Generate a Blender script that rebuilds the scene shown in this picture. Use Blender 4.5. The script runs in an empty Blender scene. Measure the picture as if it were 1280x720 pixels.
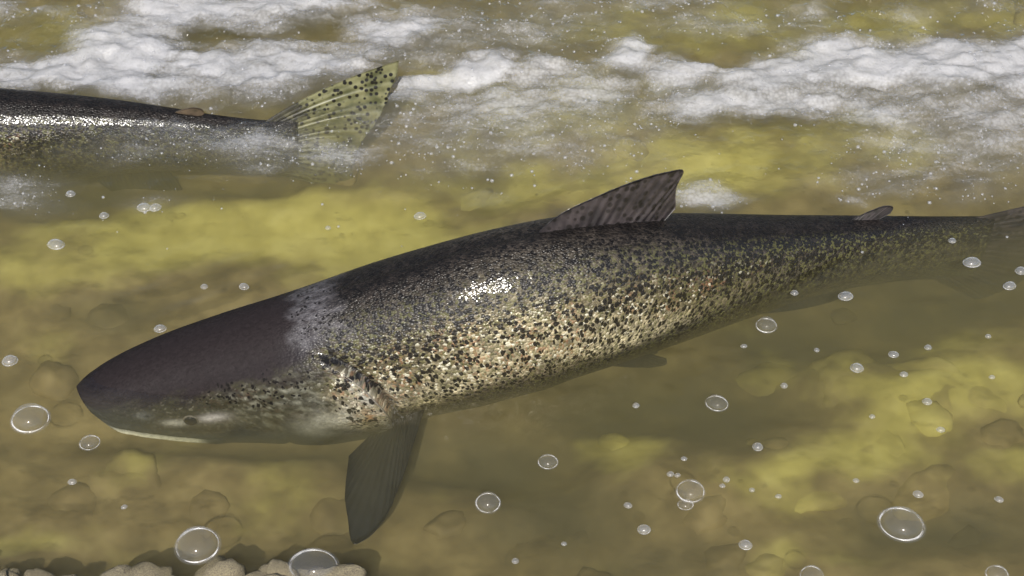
import bpy, bmesh, math, random
import numpy as np
from mathutils import Vector, Matrix
random.seed(7); rng = np.random.default_rng(11)

# ------------------------------------------------------------------ camera, sky, sun, exposure
sc = bpy.context.scene
COL = sc.collection
FPX, PITCH, DIST = 2156.0, math.radians(45), 1.6
CAM = np.array([0, -DIST*math.cos(PITCH), DIST*math.sin(PITCH)])
FW = np.array([0, math.cos(PITCH), -math.sin(PITCH)])
UPV = np.array([0, math.sin(PITCH), math.cos(PITCH)])
RT = np.array([1.0, 0, 0])
cd = bpy.data.cameras.new('camera'); cam = bpy.data.objects.new('camera', cd); COL.objects.link(cam)
cam.location = CAM; cam.rotation_euler = (math.pi/2 - PITCH, 0, 0)
cd.sensor_width = 36; cd.lens = FPX/1280*36; cd.clip_start = .02; cd.clip_end = 500
cd.dof.use_dof = False
sc.camera = cam

SUN_EL, SUN_AZ = math.radians(47), math.radians(-177)   # azimuth measured from +Y towards +X
SUN_DIR = Vector((math.cos(SUN_EL)*math.sin(SUN_AZ), math.cos(SUN_EL)*math.cos(SUN_AZ), math.sin(SUN_EL)))
w = bpy.data.worlds.new('World'); sc.world = w; w.use_nodes = True
wn = w.node_tree; bg = wn.nodes['Background']
sky = wn.nodes.new('ShaderNodeTexSky'); sky.sky_type = 'NISHITA'; sky.sun_disc = False
sky.sun_elevation = SUN_EL; sky.sun_rotation = SUN_AZ; sky.air_density = 1.0; sky.dust_density = 2.0
wn.links.new(sky.outputs[0], bg.inputs[0]); bg.inputs[1].default_value = .08
sl = bpy.data.lights.new('sun', 'SUN'); sl.energy = 4.6; sl.angle = math.radians(.53); sl.color = (1, .955, .88)
so = bpy.data.objects.new('sun', sl); COL.objects.link(so)
so.rotation_euler = SUN_DIR.to_track_quat('Z', 'Y').to_euler()
sc.view_settings.view_transform = 'Standard'; sc.view_settings.look = 'None'
sc.view_settings.exposure = 0.28; sc.view_settings.gamma = 1.0
sc.render.engine = 'CYCLES'
cy = sc.cycles
cy.use_denoising = True; cy.max_bounces = 4; cy.diffuse_bounces = 2; cy.glossy_bounces = 2; cy.use_adaptive_sampling = True; cy.adaptive_threshold = .04; cy.volume_step_rate = 4; cy.transparent_max_bounces = 24; cy.volume_bounces = 1
cy.sample_clamp_indirect = 4.0; cy.sample_clamp_direct = 12.0; cy.caustics_reflective = False; cy.caustics_refractive = False

# ------------------------------------------------------------------ helpers
def unp(x, y, z=0.0):
    """photo pixel -> world point on the level z"""
    d = FW*FPX + RT*(x-640) + UPV*(360-y)
    return CAM + d*((z-CAM[2])/d[2])
def unp_plane(x, y, p, n):
    d = FW*FPX + RT*(x-640) + UPV*(360-y)
    return CAM + d*(np.dot(np.array(p)-CAM, n)/np.dot(d, n))
def proj(P):
    v = np.asarray(P) - CAM
    dz = v @ FW
    return 640 + FPX*(v @ RT)/dz, 360 - FPX*(v @ UPV)/dz
def sstep(a, b, x):
    t = np.clip((x-a)/(b-a), 0, 1); return t*t*(3-2*t)
_perm = rng.permutation(4096)
_gx = np.cos(np.linspace(0, 2*np.pi, 4096, endpoint=False)); _gy = np.sin(np.linspace(0, 2*np.pi, 4096, endpoint=False))
def noise2(x, y, seed=0):
    xi = np.floor(x).astype(int); yi = np.floor(y).astype(int); fx = x-xi; fy = y-yi
    u = fx*fx*fx*(fx*(fx*6-15)+10); v = fy*fy*fy*(fy*(fy*6-15)+10)
    def g(ix, iy, dx, dy):
        h = _perm[(_perm[(ix + seed*131) & 4095] + iy + seed*57) & 4095]
        return _gx[h]*dx + _gy[h]*dy
    a = g(xi, yi, fx, fy); b = g(xi+1, yi, fx-1, fy); c = g(xi, yi+1, fx, fy-1); d = g(xi+1, yi+1, fx-1, fy-1)
    return 1.5*((a*(1-u)+b*u)*(1-v) + (c*(1-u)+d*u)*v)
def fbm(x, y, o=4, seed=0, gain=.5):
    r = 0; a = 1
    for k in range(o):
        r = r + a*noise2(x*2**k, y*2**k, seed+k); a *= gain
    return r
def mesh(name, V, Fc, smooth=True):
    me = bpy.data.meshes.new(name)
    V = np.asarray(V, dtype=np.float32); 
    if isinstance(Fc, np.ndarray) and Fc.ndim == 2:
        n, k = Fc.shape
        me.vertices.add(len(V)); me.vertices.foreach_set('co', V.ravel())
        me.loops.add(n*k); me.loops.foreach_set('vertex_index', Fc.astype(np.int32).ravel())
        me.polygons.add(n); me.polygons.foreach_set('loop_start', np.arange(0, n*k, k, dtype=np.int32))
        me.update(calc_edges=True)
    else:
        me.from_pydata([tuple(map(float, v)) for v in V], [], Fc)
    if smooth: me.polygons.foreach_set('use_smooth', [True]*len(me.polygons))
    me.update(); return me
def obj(name, me, mat=None, parent=None):
    o = bpy.data.objects.new(name, me); COL.objects.link(o)
    if mat is not None and me is not None and not len(me.materials): me.materials.append(mat)
    if parent is not None: o.parent = parent
    return o
def tag(o, label, cat, group=None):
    o['label'] = label; o['category'] = cat
    if group: o['group'] = group
    return o
def fattr(me, name, vals):
    a = me.attributes.new(name, 'FLOAT', 'POINT'); a.data.foreach_set('value', np.asarray(vals, dtype=np.float32).ravel())
def cattr(me, name, rgba):
    a = me.attributes.new(name, 'FLOAT_COLOR', 'POINT'); a.data.foreach_set('color', np.asarray(rgba, dtype=np.float32).ravel())
def uvl(me, name, uv):
    l = me.uv_layers.new(name=name)
    idx = np.empty(len(me.loops), dtype=np.int32); me.loops.foreach_get('vertex_index', idx)
    l.data.foreach_set('uv', np.asarray(uv, dtype=np.float32)[idx].ravel())
def grid_faces(nu, nv, wrap=False):
    i, j = np.meshgrid(np.arange(nu-1), np.arange(nv if wrap else nv-1), indexing='ij')
    j2 = (j+1) % nv
    return np.stack([i*nv+j, (i+1)*nv+j, (i+1)*nv+j2, i*nv+j2], -1).reshape(-1, 4)

class NB:
    """small node builder"""
    def __init__(s, name):
        s.mat = bpy.data.materials.new(name); s.mat.use_nodes = True; s.t = s.mat.node_tree; s.t.nodes.clear()
        s.out = s.t.nodes.new('ShaderNodeOutputMaterial')
    def n(s, typ, ins=None, **props):
        nd = s.t.nodes.new('ShaderNode'+typ)
        for k, v in props.items(): setattr(nd, k, v)
        for k, v in (ins or {}).items(): s.set(nd.inputs[k], v)
        return nd
    def set(s, sock, v):
        if isinstance(v, bpy.types.NodeSocket): s.t.links.new(v, sock)
        elif isinstance(v, bpy.types.Node): s.t.links.new(v.outputs[0], sock)
        else: sock.default_value = v
    def m(s, op, a, b=0.0, c=0.0, clamp=False):
        nd = s.t.nodes.new('ShaderNodeMath'); nd.operation = op; nd.use_clamp = clamp
        s.set(nd.inputs[0], a); s.set(nd.inputs[1], b); s.set(nd.inputs[2], c); return nd.outputs[0]
    def mix(s, f, a, b, mode='MIX'):
        nd = s.t.nodes.new('ShaderNodeMix'); nd.data_type = 'RGBA'; nd.blend_type = mode
        s.set(nd.inputs[0], f); s.set(nd.inputs[6], a); s.set(nd.inputs[7], b); return nd.outputs[2]
    def ramp(s, f, stops, interp='LINEAR'):
        nd = s.t.nodes.new('ShaderNodeValToRGB'); cr = nd.color_ramp; cr.interpolation = interp
        while len(cr.elements) < len(stops): cr.elements.new(.5)
        for e, (p, c) in zip(cr.elements, stops): e.position = p; e.color = c if len(c) == 4 else (*c, 1)
        s.set(nd.inputs[0], f); return nd.outputs[0]
    def rng(s, v, a, b, c=0.0, d=1.0, smooth=True):
        nd = s.t.nodes.new('ShaderNodeMapRange'); nd.interpolation_type = 'SMOOTHSTEP' if smooth else 'LINEAR'
        for k, x in zip(range(5), (v, a, b, c, d)): s.set(nd.inputs[k], x)
        return nd.outputs[0]
    def attr(s, name): return s.n('Attribute', attribute_name=name)
    def surf(s, x): s.set(s.out.inputs['Surface'], x); return s.mat

# ------------------------------------------------------------------ materials
def mat_water():
    b = NB('river_water'); co = b.n('TexCoord').outputs['Object']
    turb = b.attr('turb').outputs['Fac']
    n1 = b.n('TexNoise', {'Vector': co, 'Scale': 34., 'Detail': 3., 'Roughness': .55})
    n2 = b.n('TexNoise', {'Vector': co, 'Scale': 150., 'Detail': 2.})
    h = b.m('ADD', b.m('MULTIPLY', n1.outputs[0], b.m('MULTIPLY_ADD', turb, .85, .15)), b.m('MULTIPLY', n2.outputs[0], b.m('MULTIPLY_ADD', turb, .32, .012)))
    bp = b.n('Bump', {'Height': h, 'Strength': 1.0, 'Distance': .012})
    fr = b.n('Fresnel', {'IOR': 1.333, 'Normal': bp})
    gl = b.n('BsdfGlossy', {'Color': (1, 1, 1, 1), 'Roughness': .045, 'Normal': bp})
    tr = b.n('BsdfTransparent', {'Color': (1, 1, 1, 1)})
    ms = b.n('MixShader', {0: b.m('MINIMUM', fr, .45), 1: tr, 2: gl})
    b.surf(ms)
    sca = b.n('VolumeScatter', {'Color': (.86, .80, .54, 1), 'Density': 3.9, 'Anisotropy': .2})
    ab = b.n('VolumeAbsorption', {'Color': (.63, .60, .26, 1), 'Density': 8.0})
    ad = b.n('AddShader', {0: sca, 1: ab}); b.set(b.out.inputs['Volume'], ad.outputs[0])
    return b.mat
def mat_bed(name='river_bed', stone=False):
    b = NB(name); co = b.n('NewGeometry').outputs['Position']
    if stone:
        al, mud, dk = [b.n('Attribute', attribute_name=k, attribute_type='OBJECT').outputs['Fac'] for k in ('algae', 'mud', 'dry')]  # mud: dark mud plus the painted shade by the fish
    else:
        al, mud, dk = [b.attr(k).outputs['Fac'] for k in ('algae', 'mud', 'dry')]  # mud: dark mud plus the painted shade by the fish
    n = b.n('TexNoise', {'Vector': co, 'Scale': 13., 'Detail': 3., 'Roughness': .6}).outputs[0]
    n2 = b.n('TexNoise', {'Vector': co, 'Scale': 34., 'Detail': 2., 'Roughness': .5}).outputs[0]
    a = b.rng(b.m('ADD', al, b.m('MULTIPLY_ADD', n, 1.3, -.65)), .12, .9)
    silt = b.ramp(n2, [(.3, (.15, .11, .06)), (.5, (.245, .185, .10)), (.7, (.36, .28, .16))])
    silt = b.mix(b.m('MULTIPLY', mud, b.rng(n, .15, .48)), silt, (.04, .037, .030, 1))  # dark mud, with shade by the fish painted into the silt colour
    alg = b.ramp(n2, [(.3, (.50, .45, .15)), (.5, (.66, .60, .22)), (.72, (.78, .72, .31))])
    c = b.mix(a, silt, alg)
    if not stone:
        peb = b.n('TexVoronoi', {'Vector': co, 'Scale': 240.}).outputs['Color']
        dry = b.mix(b.n('SeparateColor', {0: peb}).outputs[0], (.16, .125, .08, 1), (.46, .39, .28, 1))
        c = b.mix(dk, c, dry)
    bp = b.n('Bump', {'Height': b.m('ADD', n2, n), 'Strength': .5, 'Distance': .004})
    return b.surf(b.n('BsdfPrincipled', {'Base Color': c, 'Roughness': .7, 'Normal': bp}))
def mat_stone(name, lo, hi, mossy):
    b = NB(name); co = b.n('TexCoord').outputs['Object']
    r = b.n('ObjectInfo').outputs['Random']
    v = b.n('VectorMath', {0: co, 1: b.n('CombineXYZ', {0: b.m('MULTIPLY', r, 30.)})}).outputs[0]
    n = b.n('TexNoise', {'Vector': v, 'Scale': 22., 'Detail': 7., 'Roughness': .65}).outputs[0]
    c = b.mix(b.rng(n, .3, .7), lo, hi)
    c = b.mix(b.m('MULTIPLY', b.rng(n, .42, .62), mossy), c, (.46, .40, .08, 1))
    c = b.mix(b.m('MULTIPLY_ADD', r, .5, 0), c, b.mix(.5, c, (.06, .05, .035, 1)))
    bp = b.n('Bump', {'Height': n, 'Strength': .7, 'Distance': .006})
    return b.surf(b.n('BsdfPrincipled', {'Base Color': c, 'Roughness': .55, 'Normal': bp}))
def mat_foam():
    b = NB('white_foam'); co = b.n('TexCoord').outputs['Object']
    d = b.attr('foam').outputs['Fac']
    st = b.n('Mapping', {'Vector': co, 'Scale': (.42, 1.0, 1.0)})
    n0 = b.n('TexNoise', {'Vector': st, 'Scale': 13., 'Detail': 3., 'Roughness': .6, 'Distortion': .6}).outputs[0]
    n1 = b.n('TexNoise', {'Vector': st, 'Scale': 40., 'Detail': 5., 'Roughness': .66}).outputs[0]
    vo = b.n('TexVoronoi', {'Vector': co, 'Scale': 280.}).outputs['Distance']
    vb = b.n('TexVoronoi', {'Vector': st, 'Scale': 85., 'Randomness': 1.}, feature='DISTANCE_TO_EDGE').outputs['Distance']
    lace = b.m('MULTIPLY', b.rng(vb, .0, .2, 1., 0.), .07)
    x = b.m('ADD', b.m('MULTIPLY_ADD', n0, .6, -.30), b.m('MULTIPLY_ADD', n1, 1.0, -.5))
    x = b.m('ADD', b.m('ADD', x, d), b.m('MULTIPLY_ADD', vo, -.30, .10))
    x = b.m('ADD', x, lace)
    al = b.m('ADD', b.m('MULTIPLY', b.rng(x, .16, 1.25), b.rng(d, .02, .2)), b.m('MULTIPLY', d, .36), clamp=True)
    al = b.m('MULTIPLY', al, .66)
    shade = b.mix(b.rng(n1, .3, .68), (.56, .57, .61, 1), (.72, .725, .77, 1))
    n3 = b.n('TexNoise', {'Vector': co, 'Scale': 170., 'Detail': 3., 'Roughness': .7}).outputs[0]
    bp = b.n('Bump', {'Height': b.m('ADD', b.m('MULTIPLY', n1, .5), b.m('ADD', b.m('MULTIPLY', n3, .5), b.m('MULTIPLY', vo, -.5))), 'Strength': .6, 'Distance': .0014})
    al = b.m('MULTIPLY', al, b.rng(n3, .30, .55, .86, 1.))
    p = b.n('BsdfPrincipled', {'Base Color': shade, 'Roughness': .38, 'Normal': bp, 'Specular IOR Level': .4})
    tl = b.n('BsdfTranslucent', {'Color': (.78, .78, .80, 1), 'Normal': bp})
    return b.surf(b.n('MixShader', {0: al, 1: b.n('BsdfTransparent'), 2: b.n('MixShader', {0: .25, 1: p, 2: tl})}))
def mat_bubble(name, body, rim):
    b = NB(name)
    lw = b.n('LayerWeight', {'Blend': .5}).outputs['Facing']
    f = b.m('ADD', b.m('MULTIPLY', b.m('POWER', lw, 3.0), rim), body, clamp=True)
    gl = b.n('BsdfGlossy', {'Color': (1, 1, 1, 1), 'Roughness': .06})
    df = b.n('BsdfDiffuse', {'Color': (.85, .85, .88, 1)})
    sh = b.n('MixShader', {0: .38, 1: gl, 2: df})
    return b.surf(b.n('MixShader', {0: f, 1: b.n('BsdfTransparent'), 2: sh}))
def mat_rim():
    b = NB('bubble_meniscus')
    g = b.n('BsdfPrincipled', {'Base Color': (.8, .79, .78, 1), 'Roughness': .15, 'Specular IOR Level': .8})
    no = b.n('TexNoise', {'Vector': b.n('TexCoord').outputs['Generated'], 'Scale': 2.0, 'Detail': 1.}).outputs[0]
    return b.surf(b.n('MixShader', {0: b.rng(no, .42, .62, .0, .85), 1: b.n('BsdfTransparent'), 2: g}))
def mat_skin():
    b = NB('salmon_skin')
    uv = b.n('UVMap', uv_map='skin').outputs[0]; gr = b.n('SeparateXYZ', {0: b.n('UVMap', uv_map='grad').outputs[0]})
    s, t = gr.outputs[0], gr.outputs[1]
    paint = b.attr('paint'); smask = b.attr('spots').outputs['Fac']
    big = b.n('TexNoise', {'Vector': uv, 'Scale': 14., 'Detail': 4., 'Roughness': .6}).outputs[0]
    tw = b.m('ADD', t, b.m('MULTIPLY_ADD', big, .22, -.11)); tw = b.m('SUBTRACT', tw, b.m('ADD', b.rng(s, .42, .72, 0., .26), b.rng(s, .24, .36, .09, 0.)))
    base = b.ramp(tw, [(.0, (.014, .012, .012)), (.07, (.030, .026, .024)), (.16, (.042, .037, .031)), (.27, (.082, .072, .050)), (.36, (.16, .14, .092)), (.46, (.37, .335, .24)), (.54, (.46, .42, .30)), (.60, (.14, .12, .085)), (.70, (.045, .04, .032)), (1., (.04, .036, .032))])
    # scale cells
    st = b.n('Mapping', {'Vector': uv, 'Scale': (1., 1.35, 1.)})
    cell = b.n('TexVoronoi', {'Vector': st, 'Scale': 380., 'Randomness': 1.}); cs = b.n('SeparateColor', {0: cell.outputs['Color']})
    base = b.mix(1., base, b.mix(cs.outputs[0], (.45, .45, .45, 1), (1.55, 1.5, 1.42, 1)), 'MULTIPLY')
    mot = b.n('TexNoise', {'Vector': uv, 'Scale': 75., 'Detail': 4., 'Roughness': .65}).outputs[0]
    base = b.mix(1., base, b.mix(b.rng(mot, .34, .66), (.58, .58, .56, 1), (1.32, 1.3, 1.24, 1)), 'MULTIPLY')
    fade = b.rng(b.m('ADD', t, b.rng(s, .42, .74, 0., .30)), .53, .62, 1., 0.)
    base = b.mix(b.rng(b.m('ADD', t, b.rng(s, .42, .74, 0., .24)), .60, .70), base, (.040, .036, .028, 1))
    flank = b.m('MULTIPLY', b.rng(t, .25, .45), fade)
    # copper and olive flecks
    pk = b.m('MULTIPLY', b.m('MULTIPLY', b.rng(cs.outputs[1], .66, .8), flank), b.rng(b.n('TexNoise', {'Vector': uv, 'Scale': 22., 'Detail': 2.}).outputs[0], .42, .58))
    base = b.mix(b.m('MULTIPLY', pk, .6), base, (.34, .17, .09, 1))
    ov = b.m('MULTIPLY', b.rng(cs.outputs[2], .6, .75), b.rng(t, .12, .25))
    base = b.mix(b.m('MULTIPLY', ov, .5), base, (.13, .13, .045, 1))
    hi = b.m('MULTIPLY', b.rng(cs.outputs[0], .86, .93), flank)
    base = b.mix(b.m('MULTIPLY', b.m('MULTIPLY', hi, b.rng(t, .56, .66, 1., 0.)), .75), base, (.80, .77, .62, 1))
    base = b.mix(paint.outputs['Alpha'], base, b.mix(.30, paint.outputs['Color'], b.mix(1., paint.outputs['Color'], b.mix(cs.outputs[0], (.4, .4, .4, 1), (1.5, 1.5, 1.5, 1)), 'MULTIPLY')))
    # black spots
    wp = b.n('TexNoise', {'Vector': uv, 'Scale': 190., 'Detail': 2.}).outputs['Color']
    wv = b.n('VectorMath', {0: uv, 1: b.n('VectorMath', {0: wp, 1: (.006, .006, 0)}, operation='MULTIPLY').outputs[0]}, operation='ADD').outputs[0]
    sp = b.n('TexVoronoi', {'Vector': wv, 'Scale': 225., 'Randomness': 1.}); sr = b.n('SeparateColor', {0: sp.outputs['Color']}).outputs[0]
    rad = b.m('MULTIPLY', b.m('MULTIPLY_ADD', sr, .32, .23), smask)
    spot = b.rng(b.m('SUBTRACT', sp.outputs['Distance'], rad), -.06, .05, 1., 0.)
    base = b.mix(b.m('MULTIPLY', spot, .95), base, (.008, .007, .007, 1))
    bp = b.n('Bump', {'Height': b.m('ADD', b.m('MULTIPLY', cell.outputs['Distance'], -1.), b.m('MULTIPLY', big, 1.2)), 'Strength': b.m('MULTIPLY_ADD', b.rng(s, .17, .22), .5, .12), 'Distance': .0016})
    bp2 = b.n('Bump', {'Height': b.m('MULTIPLY', cell.outputs['Distance'], -1.), 'Strength': .22, 'Distance': .0010, 'Normal': b.n('Bump', {'Height': big, 'Strength': .5, 'Distance': .008})})
    met = b.m('MULTIPLY', flank, .30)
    p = b.n('BsdfPrincipled', {'Base Color': base, 'Roughness': b.m('ADD', b.m('MULTIPLY_ADD', cs.outputs[1], .2, .3), b.rng(s, .17, .22, .25, 0.)), 'Metallic': met, 'Normal': bp,
            'Coat Weight': b.m('MULTIPLY', b.m('MULTIPLY_ADD', b.rng(s, .17, .22), .52, .03), b.rng(t, .13, .24)), 'Coat Roughness': .13, 'Coat Normal': bp2, 'Specular IOR Level': b.m('MULTIPLY', b.rng(s, .17, .22, .12, .35), b.rng(t, .05, .3, .5, 1.))})
    return b.surf(p)
def mat_fin(name, lo, hi, spot_amt, spot_scale=95., trans=.12, dark_base=False):
    b = NB(name); uv = b.n('UVMap', uv_map='skin').outputs[0]
    g = b.n('SeparateXYZ', {0: b.n('UVMap', uv_map='grad').outputs[0]})
    n = b.n('TexNoise', {'Vector': uv, 'Scale': 60., 'Detail': 4.}).outputs[0]
    ray = b.m('SINE', b.m('MULTIPLY', g.outputs[0], 2*math.pi*16))
    c = b.mix(b.rng(b.m('ADD', n, b.m('MULTIPLY', ray, .04)), .3, .7), lo, hi)
    st = b.n('Mapping', {'Vector': uv, 'Scale': (1., 1., 1.)})
    v = b.n('TexVoronoi', {'Vector': st, 'Scale': spot_scale, 'Randomness': .8})
    sp = b.m('MULTIPLY', b.rng(v.outputs['Distance'], .30, .46, 1., 0.), spot_amt)
    c = b.mix(sp, c, (.008, .007, .006, 1))
    if dark_base: c = b.mix(b.m('MULTIPLY', b.rng(b.m('ADD', g.outputs[1], b.m('MULTIPLY_ADD', n, .5, -.25)), .16, .46, 1., 0.), .93), c, (.035, .032, .024, 1))
    bp = b.n('Bump', {'Height': ray, 'Strength': .45, 'Distance': .0007})
    p = b.n('BsdfPrincipled', {'Base Color': c, 'Roughness': .38, 'Normal': bp, 'Coat Weight': .4, 'Coat Roughness': .15})
    return b.surf(b.n('MixShader', {0: trans, 1: p, 2: b.n('BsdfTranslucent', {'Color': c})}))
def mat_plain(name, c, rough=.4, coat=0.):
    b = NB(name)
    n = b.n('TexNoise', {'Vector': b.n('TexCoord').outputs['Object'], 'Scale': 300., 'Detail': 2.}).outputs[0]
    cc = b.mix(b.rng(n, .3, .7), tuple(x*.75 for x in c)+(1,), tuple(min(1, x*1.2) for x in c)+(1,))
    return b.surf(b.n('BsdfPrincipled', {'Base Color': cc, 'Roughness': rough, 'Coat Weight': coat, 'Coat Roughness': .05}))

M = dict(water=mat_water(), bed=mat_bed(), stone=mat_bed('wet_stone', True),
         shore=mat_stone('pale_stone', (.16, .125, .08, 1), (.56, .48, .34, 1), .25), foam=mat_foam(),
         bubble=mat_bubble('bubble_film', .09, .40), froth=mat_bubble('froth_film', .28, .6), rim=mat_rim(), skin=mat_skin(),
         fin_dark=mat_fin('dark_fin', (.024, .021, .023, 1), (.060, .050, .052, 1), .75, 150.),
         fin_tail=mat_fin('spotted_tail', (.075, .08, .035, 1), (.21, .205, .105, 1), 1., 185., .15, True),
         fin_brown=mat_fin('brown_fin', (.06, .045, .03, 1), (.17, .125, .085, 1), .3, 150.),
         fin_low=mat_fin('slate_fin', (.006, .008, .011, 1), (.016, .019, .024, 1), .2, 90.),
         eye=mat_plain('eye_silver', (.12, .11, .10), .2, 1.), pupil=mat_plain('pupil_black', (.006, .006, .008), .1, 1.),
         gill=mat_plain('gill_rim', (.22, .20, .17), .4, .3))

# ------------------------------------------------------------------ foam layout (photo pixels on the water level)
FOAM = [  # cx, cy, rx, ry, strength, turn in degrees
 (60, 95, 130, 26, 1.0, -6), (150, 70, 110, 40, 1.05, -14), (250, 18, 130, 30, 1.0, -4), (360, 8, 110, 22, .95, 0), (330, 85, 160, 36, .95, -4),
 (440, 70, 90, 30, .8, -20), (500, 40, 80, 26, .85, -12), (560, 35, 60, 18, .6, 0), (150, 105, 130, 20, .9, 3),
 (600, 92, 62, 20, 1.0, -10), (540, 112, 50, 16, .85, -8), (510, 125, 40, 14, .7, 0), (690, 100, 80, 26, .7, 0), (740, 120, 70, 28, .7, 0), (640, 132, 140, 30, .64, -4), (560, 60, 100, 26, .5, -10), (650, 45, 90, 22, .45, 0),
 (785, 72, 42, 22, .95, 0), (850, 95, 70, 24, .8, 5), (960, 95, 80, 40, .95, 0), (1060, 85, 110, 36, 1.0, -2), (1190, 85, 120, 38, .95, 0), (1280, 85, 90, 40, .95, 0),
 (880, 130, 90, 20, .85, -4), (1000, 128, 120, 22, .75, -6), (1230, 140, 100, 55, .72, 10), (1180, 180, 120, 44, .5, 0), (1100, 130, 120, 30, .7, 0), (1260, 200, 60, 40, .42, 0),
 (620, 165, 190, 50, .5, -3), (560, 195, 90, 28, .34, 0), (720, 190, 110, 30, .44, 0), (700, 140, 120, 36, .55, 0), (800, 150, 60, 30, .4, 0),
 (300, 182, 150, 24, .52, 4), (420, 190, 60, 18, .5, 0), (430, 195, 80, 24, .56, 0), (250, 172, 90, 18, .48, 0), (330, 205, 60, 14, .40, 0), (170, 190, 70, 14, .30, 0),
 (880, 246, 46, 14, .75, 4), (1110, 222, 80, 14, .42, -6), (1130, 235, 70, 10, .40, -10), (1050, 252, 20, 8, .42, 0), (1230, 232, 60, 18, .34, -14),
 (900, 38, 90, 18, .52, 4), (1010, 22, 40, 22, .48, 0), (840, 5, 80, 14, .5, 0), (1140, 15, 30, 18, .34, 0), (700, 25, 90, 26, .40, 0), (700, 5, 70, 14, .46, 0), (630, 60, 60, 20, .36, 0),
 (20, 245, 60, 20, .38, 6), (60, 15, 60, 10, .34, 0), (5, 10, 30, 14, .5, 0), (190, 255, 30, 10, .26, 0), (610, 248, 34, 12, .24, 0), (1240, 12, 60, 12, .30, 0),
]
FOAM += [(x, -60, 190, 26, .7, 0) for x in range(-300, 1700, 330)] + [(x, -170, 230, 36, .8, 4) for x in range(-400, 1800, 420)] + [(-150, 100, 120, 40, .9, -4), (-300, 60, 140, 40, .8, 0), (1450, 90, 120, 42, .9, 0), (1640, 110, 130, 40, .8, 0)]
HOLES = [(255, 48, 42, 14, .75), (410, 48, 46, 12, .45), (60, 60, 40, 16, .5), (930, 60, 60, 16, .5), (1220, 118, 40, 16, .3), (60, 130, 70, 10, .3)]
def ell(px, py, cx, cy, rx, ry, a=0):
    c, s = math.cos(math.radians(a)), math.sin(math.radians(a))
    dx, dy = px-cx, py-cy
    u = (dx*c + dy*s)/rx; v = (-dx*s + dy*c)/ry
    return u*u + v*v
def foam_density(x, y):
    P = np.stack([x, y, np.zeros_like(x)], -1)
    px, py = proj(P)
    ok = ((P-CAM) @ FW > .3)
    wx = 22*fbm(x*14, y*22, 3, 3); wy = 9*fbm(x*14, y*22, 3, 9)
    qx, qy = px+wx, py+wy
    d = np.zeros_like(x)
    for cx, cy, rx, ry, s, a in FOAM:
        d = np.maximum(d, s*np.exp(-ell(qx, qy, cx, cy, rx*1.0, ry*1.05, a)**1.6) if s > .6 else s*np.exp(-ell(qx, qy, cx, cy, rx, ry, a)))
    for cx, cy, rx, ry, s in HOLES: d = d - s*np.exp(-ell(qx, qy, cx, cy, rx, ry))
    return np.clip(np.where(ok, d, 0), 0, 1.1)

# ------------------------------------------------------------------ river water
def spaced(lo, hi, step, far):
    core = list(np.arange(lo, hi+step/2, step)); s = step; a = core[0]; left = []
    while a > -far: s *= 1.22; a -= s; left.append(a)
    s = step; a = core[-1]; right = []
    while a < far: s *= 1.22; a += s; right.append(a)
    return np.array(left[::-1] + core + right)
def water_height(x, y, d):
    turb = sstep(.10, .30, y + .05*noise2(x*4, y*4, 21))
    h = .0011*fbm(x*16, y*22, 3, 31) + .0012*noise2(x*6, y*9, 44)
    h = h + turb*(.0075*fbm(x*8, y*16, 4, 51) + .004*fbm(x*34, y*48, 3, 61))
    h = h + .005*d*sstep(.12, .3, y) + .0012*d*fbm(x*60, y*60, 2, 71)
    fx, fy = .52, .245; tt_ = np.clip(((x+.38)*fx + (y+.12)*fy)/(fx*fx+fy*fy), 0, 1.7); dd_ = np.hypot(x+.38-tt_*fx, y+.12-tt_*fy)
    h = h + .0018*np.sin(dd_/.0062 + 2.5*noise2(x*7, y*7, 77))*np.exp(-np.maximum(dd_-.05, 0)/.07)*(.6+noise2(x*5, y*5, 78))
    fall = sstep(2.5, 1.2, np.hypot(x, y-.2))
    return h*fall, turb*np.maximum(fall, .3)
gx = spaced(-.74, .74, .0032, 38); gy = spaced(-.46, .74, .0032, 38)
X, Y = np.meshgrid(gx, gy, indexing='ij'); nx, ny = X.shape
Df = foam_density(X.ravel(), Y.ravel()); H, TB = water_height(X.ravel(), Y.ravel(), Df)
V = np.stack([X.ravel(), Y.ravel(), H], -1); Fq = grid_faces(nx, ny)
# closed volume: skirt and floor far below the bed
ring = [i*ny for i in range(nx)] + [(nx-1)*ny + j for j in range(1, ny)] + [i*ny+ny-1 for i in range(nx-2, -1, -1)] + [j for j in range(ny-2, 0, -1)]
nb = len(V); low = V[ring].copy(); low[:, 2] = -2.5; Vw = np.vstack([V, low]); k = len(ring)
sk = [[ring[i], nb+i, nb+(i+1) % k, ring[(i+1) % k]] for i in range(k)]
me = bpy.data.meshes.new('river_water'); allf = [list(map(int, f)) for f in Fq] + sk + [[nb+i for i in range(k)][::-1]]
me.from_pydata(Vw.tolist(), [], allf); me.polygons.foreach_set('use_smooth', [True]*len(me.polygons)); me.update()
bmw = bmesh.new(); bmw.from_mesh(me); bmesh.ops.recalc_face_normals(bmw, faces=bmw.faces); bmw.to_mesh(me); bmw.free()
fattr(me, 'turb', np.r_[TB, np.zeros(k)])
water = obj('river_water', me, M['water']); water['kind'] = 'structure'

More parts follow.
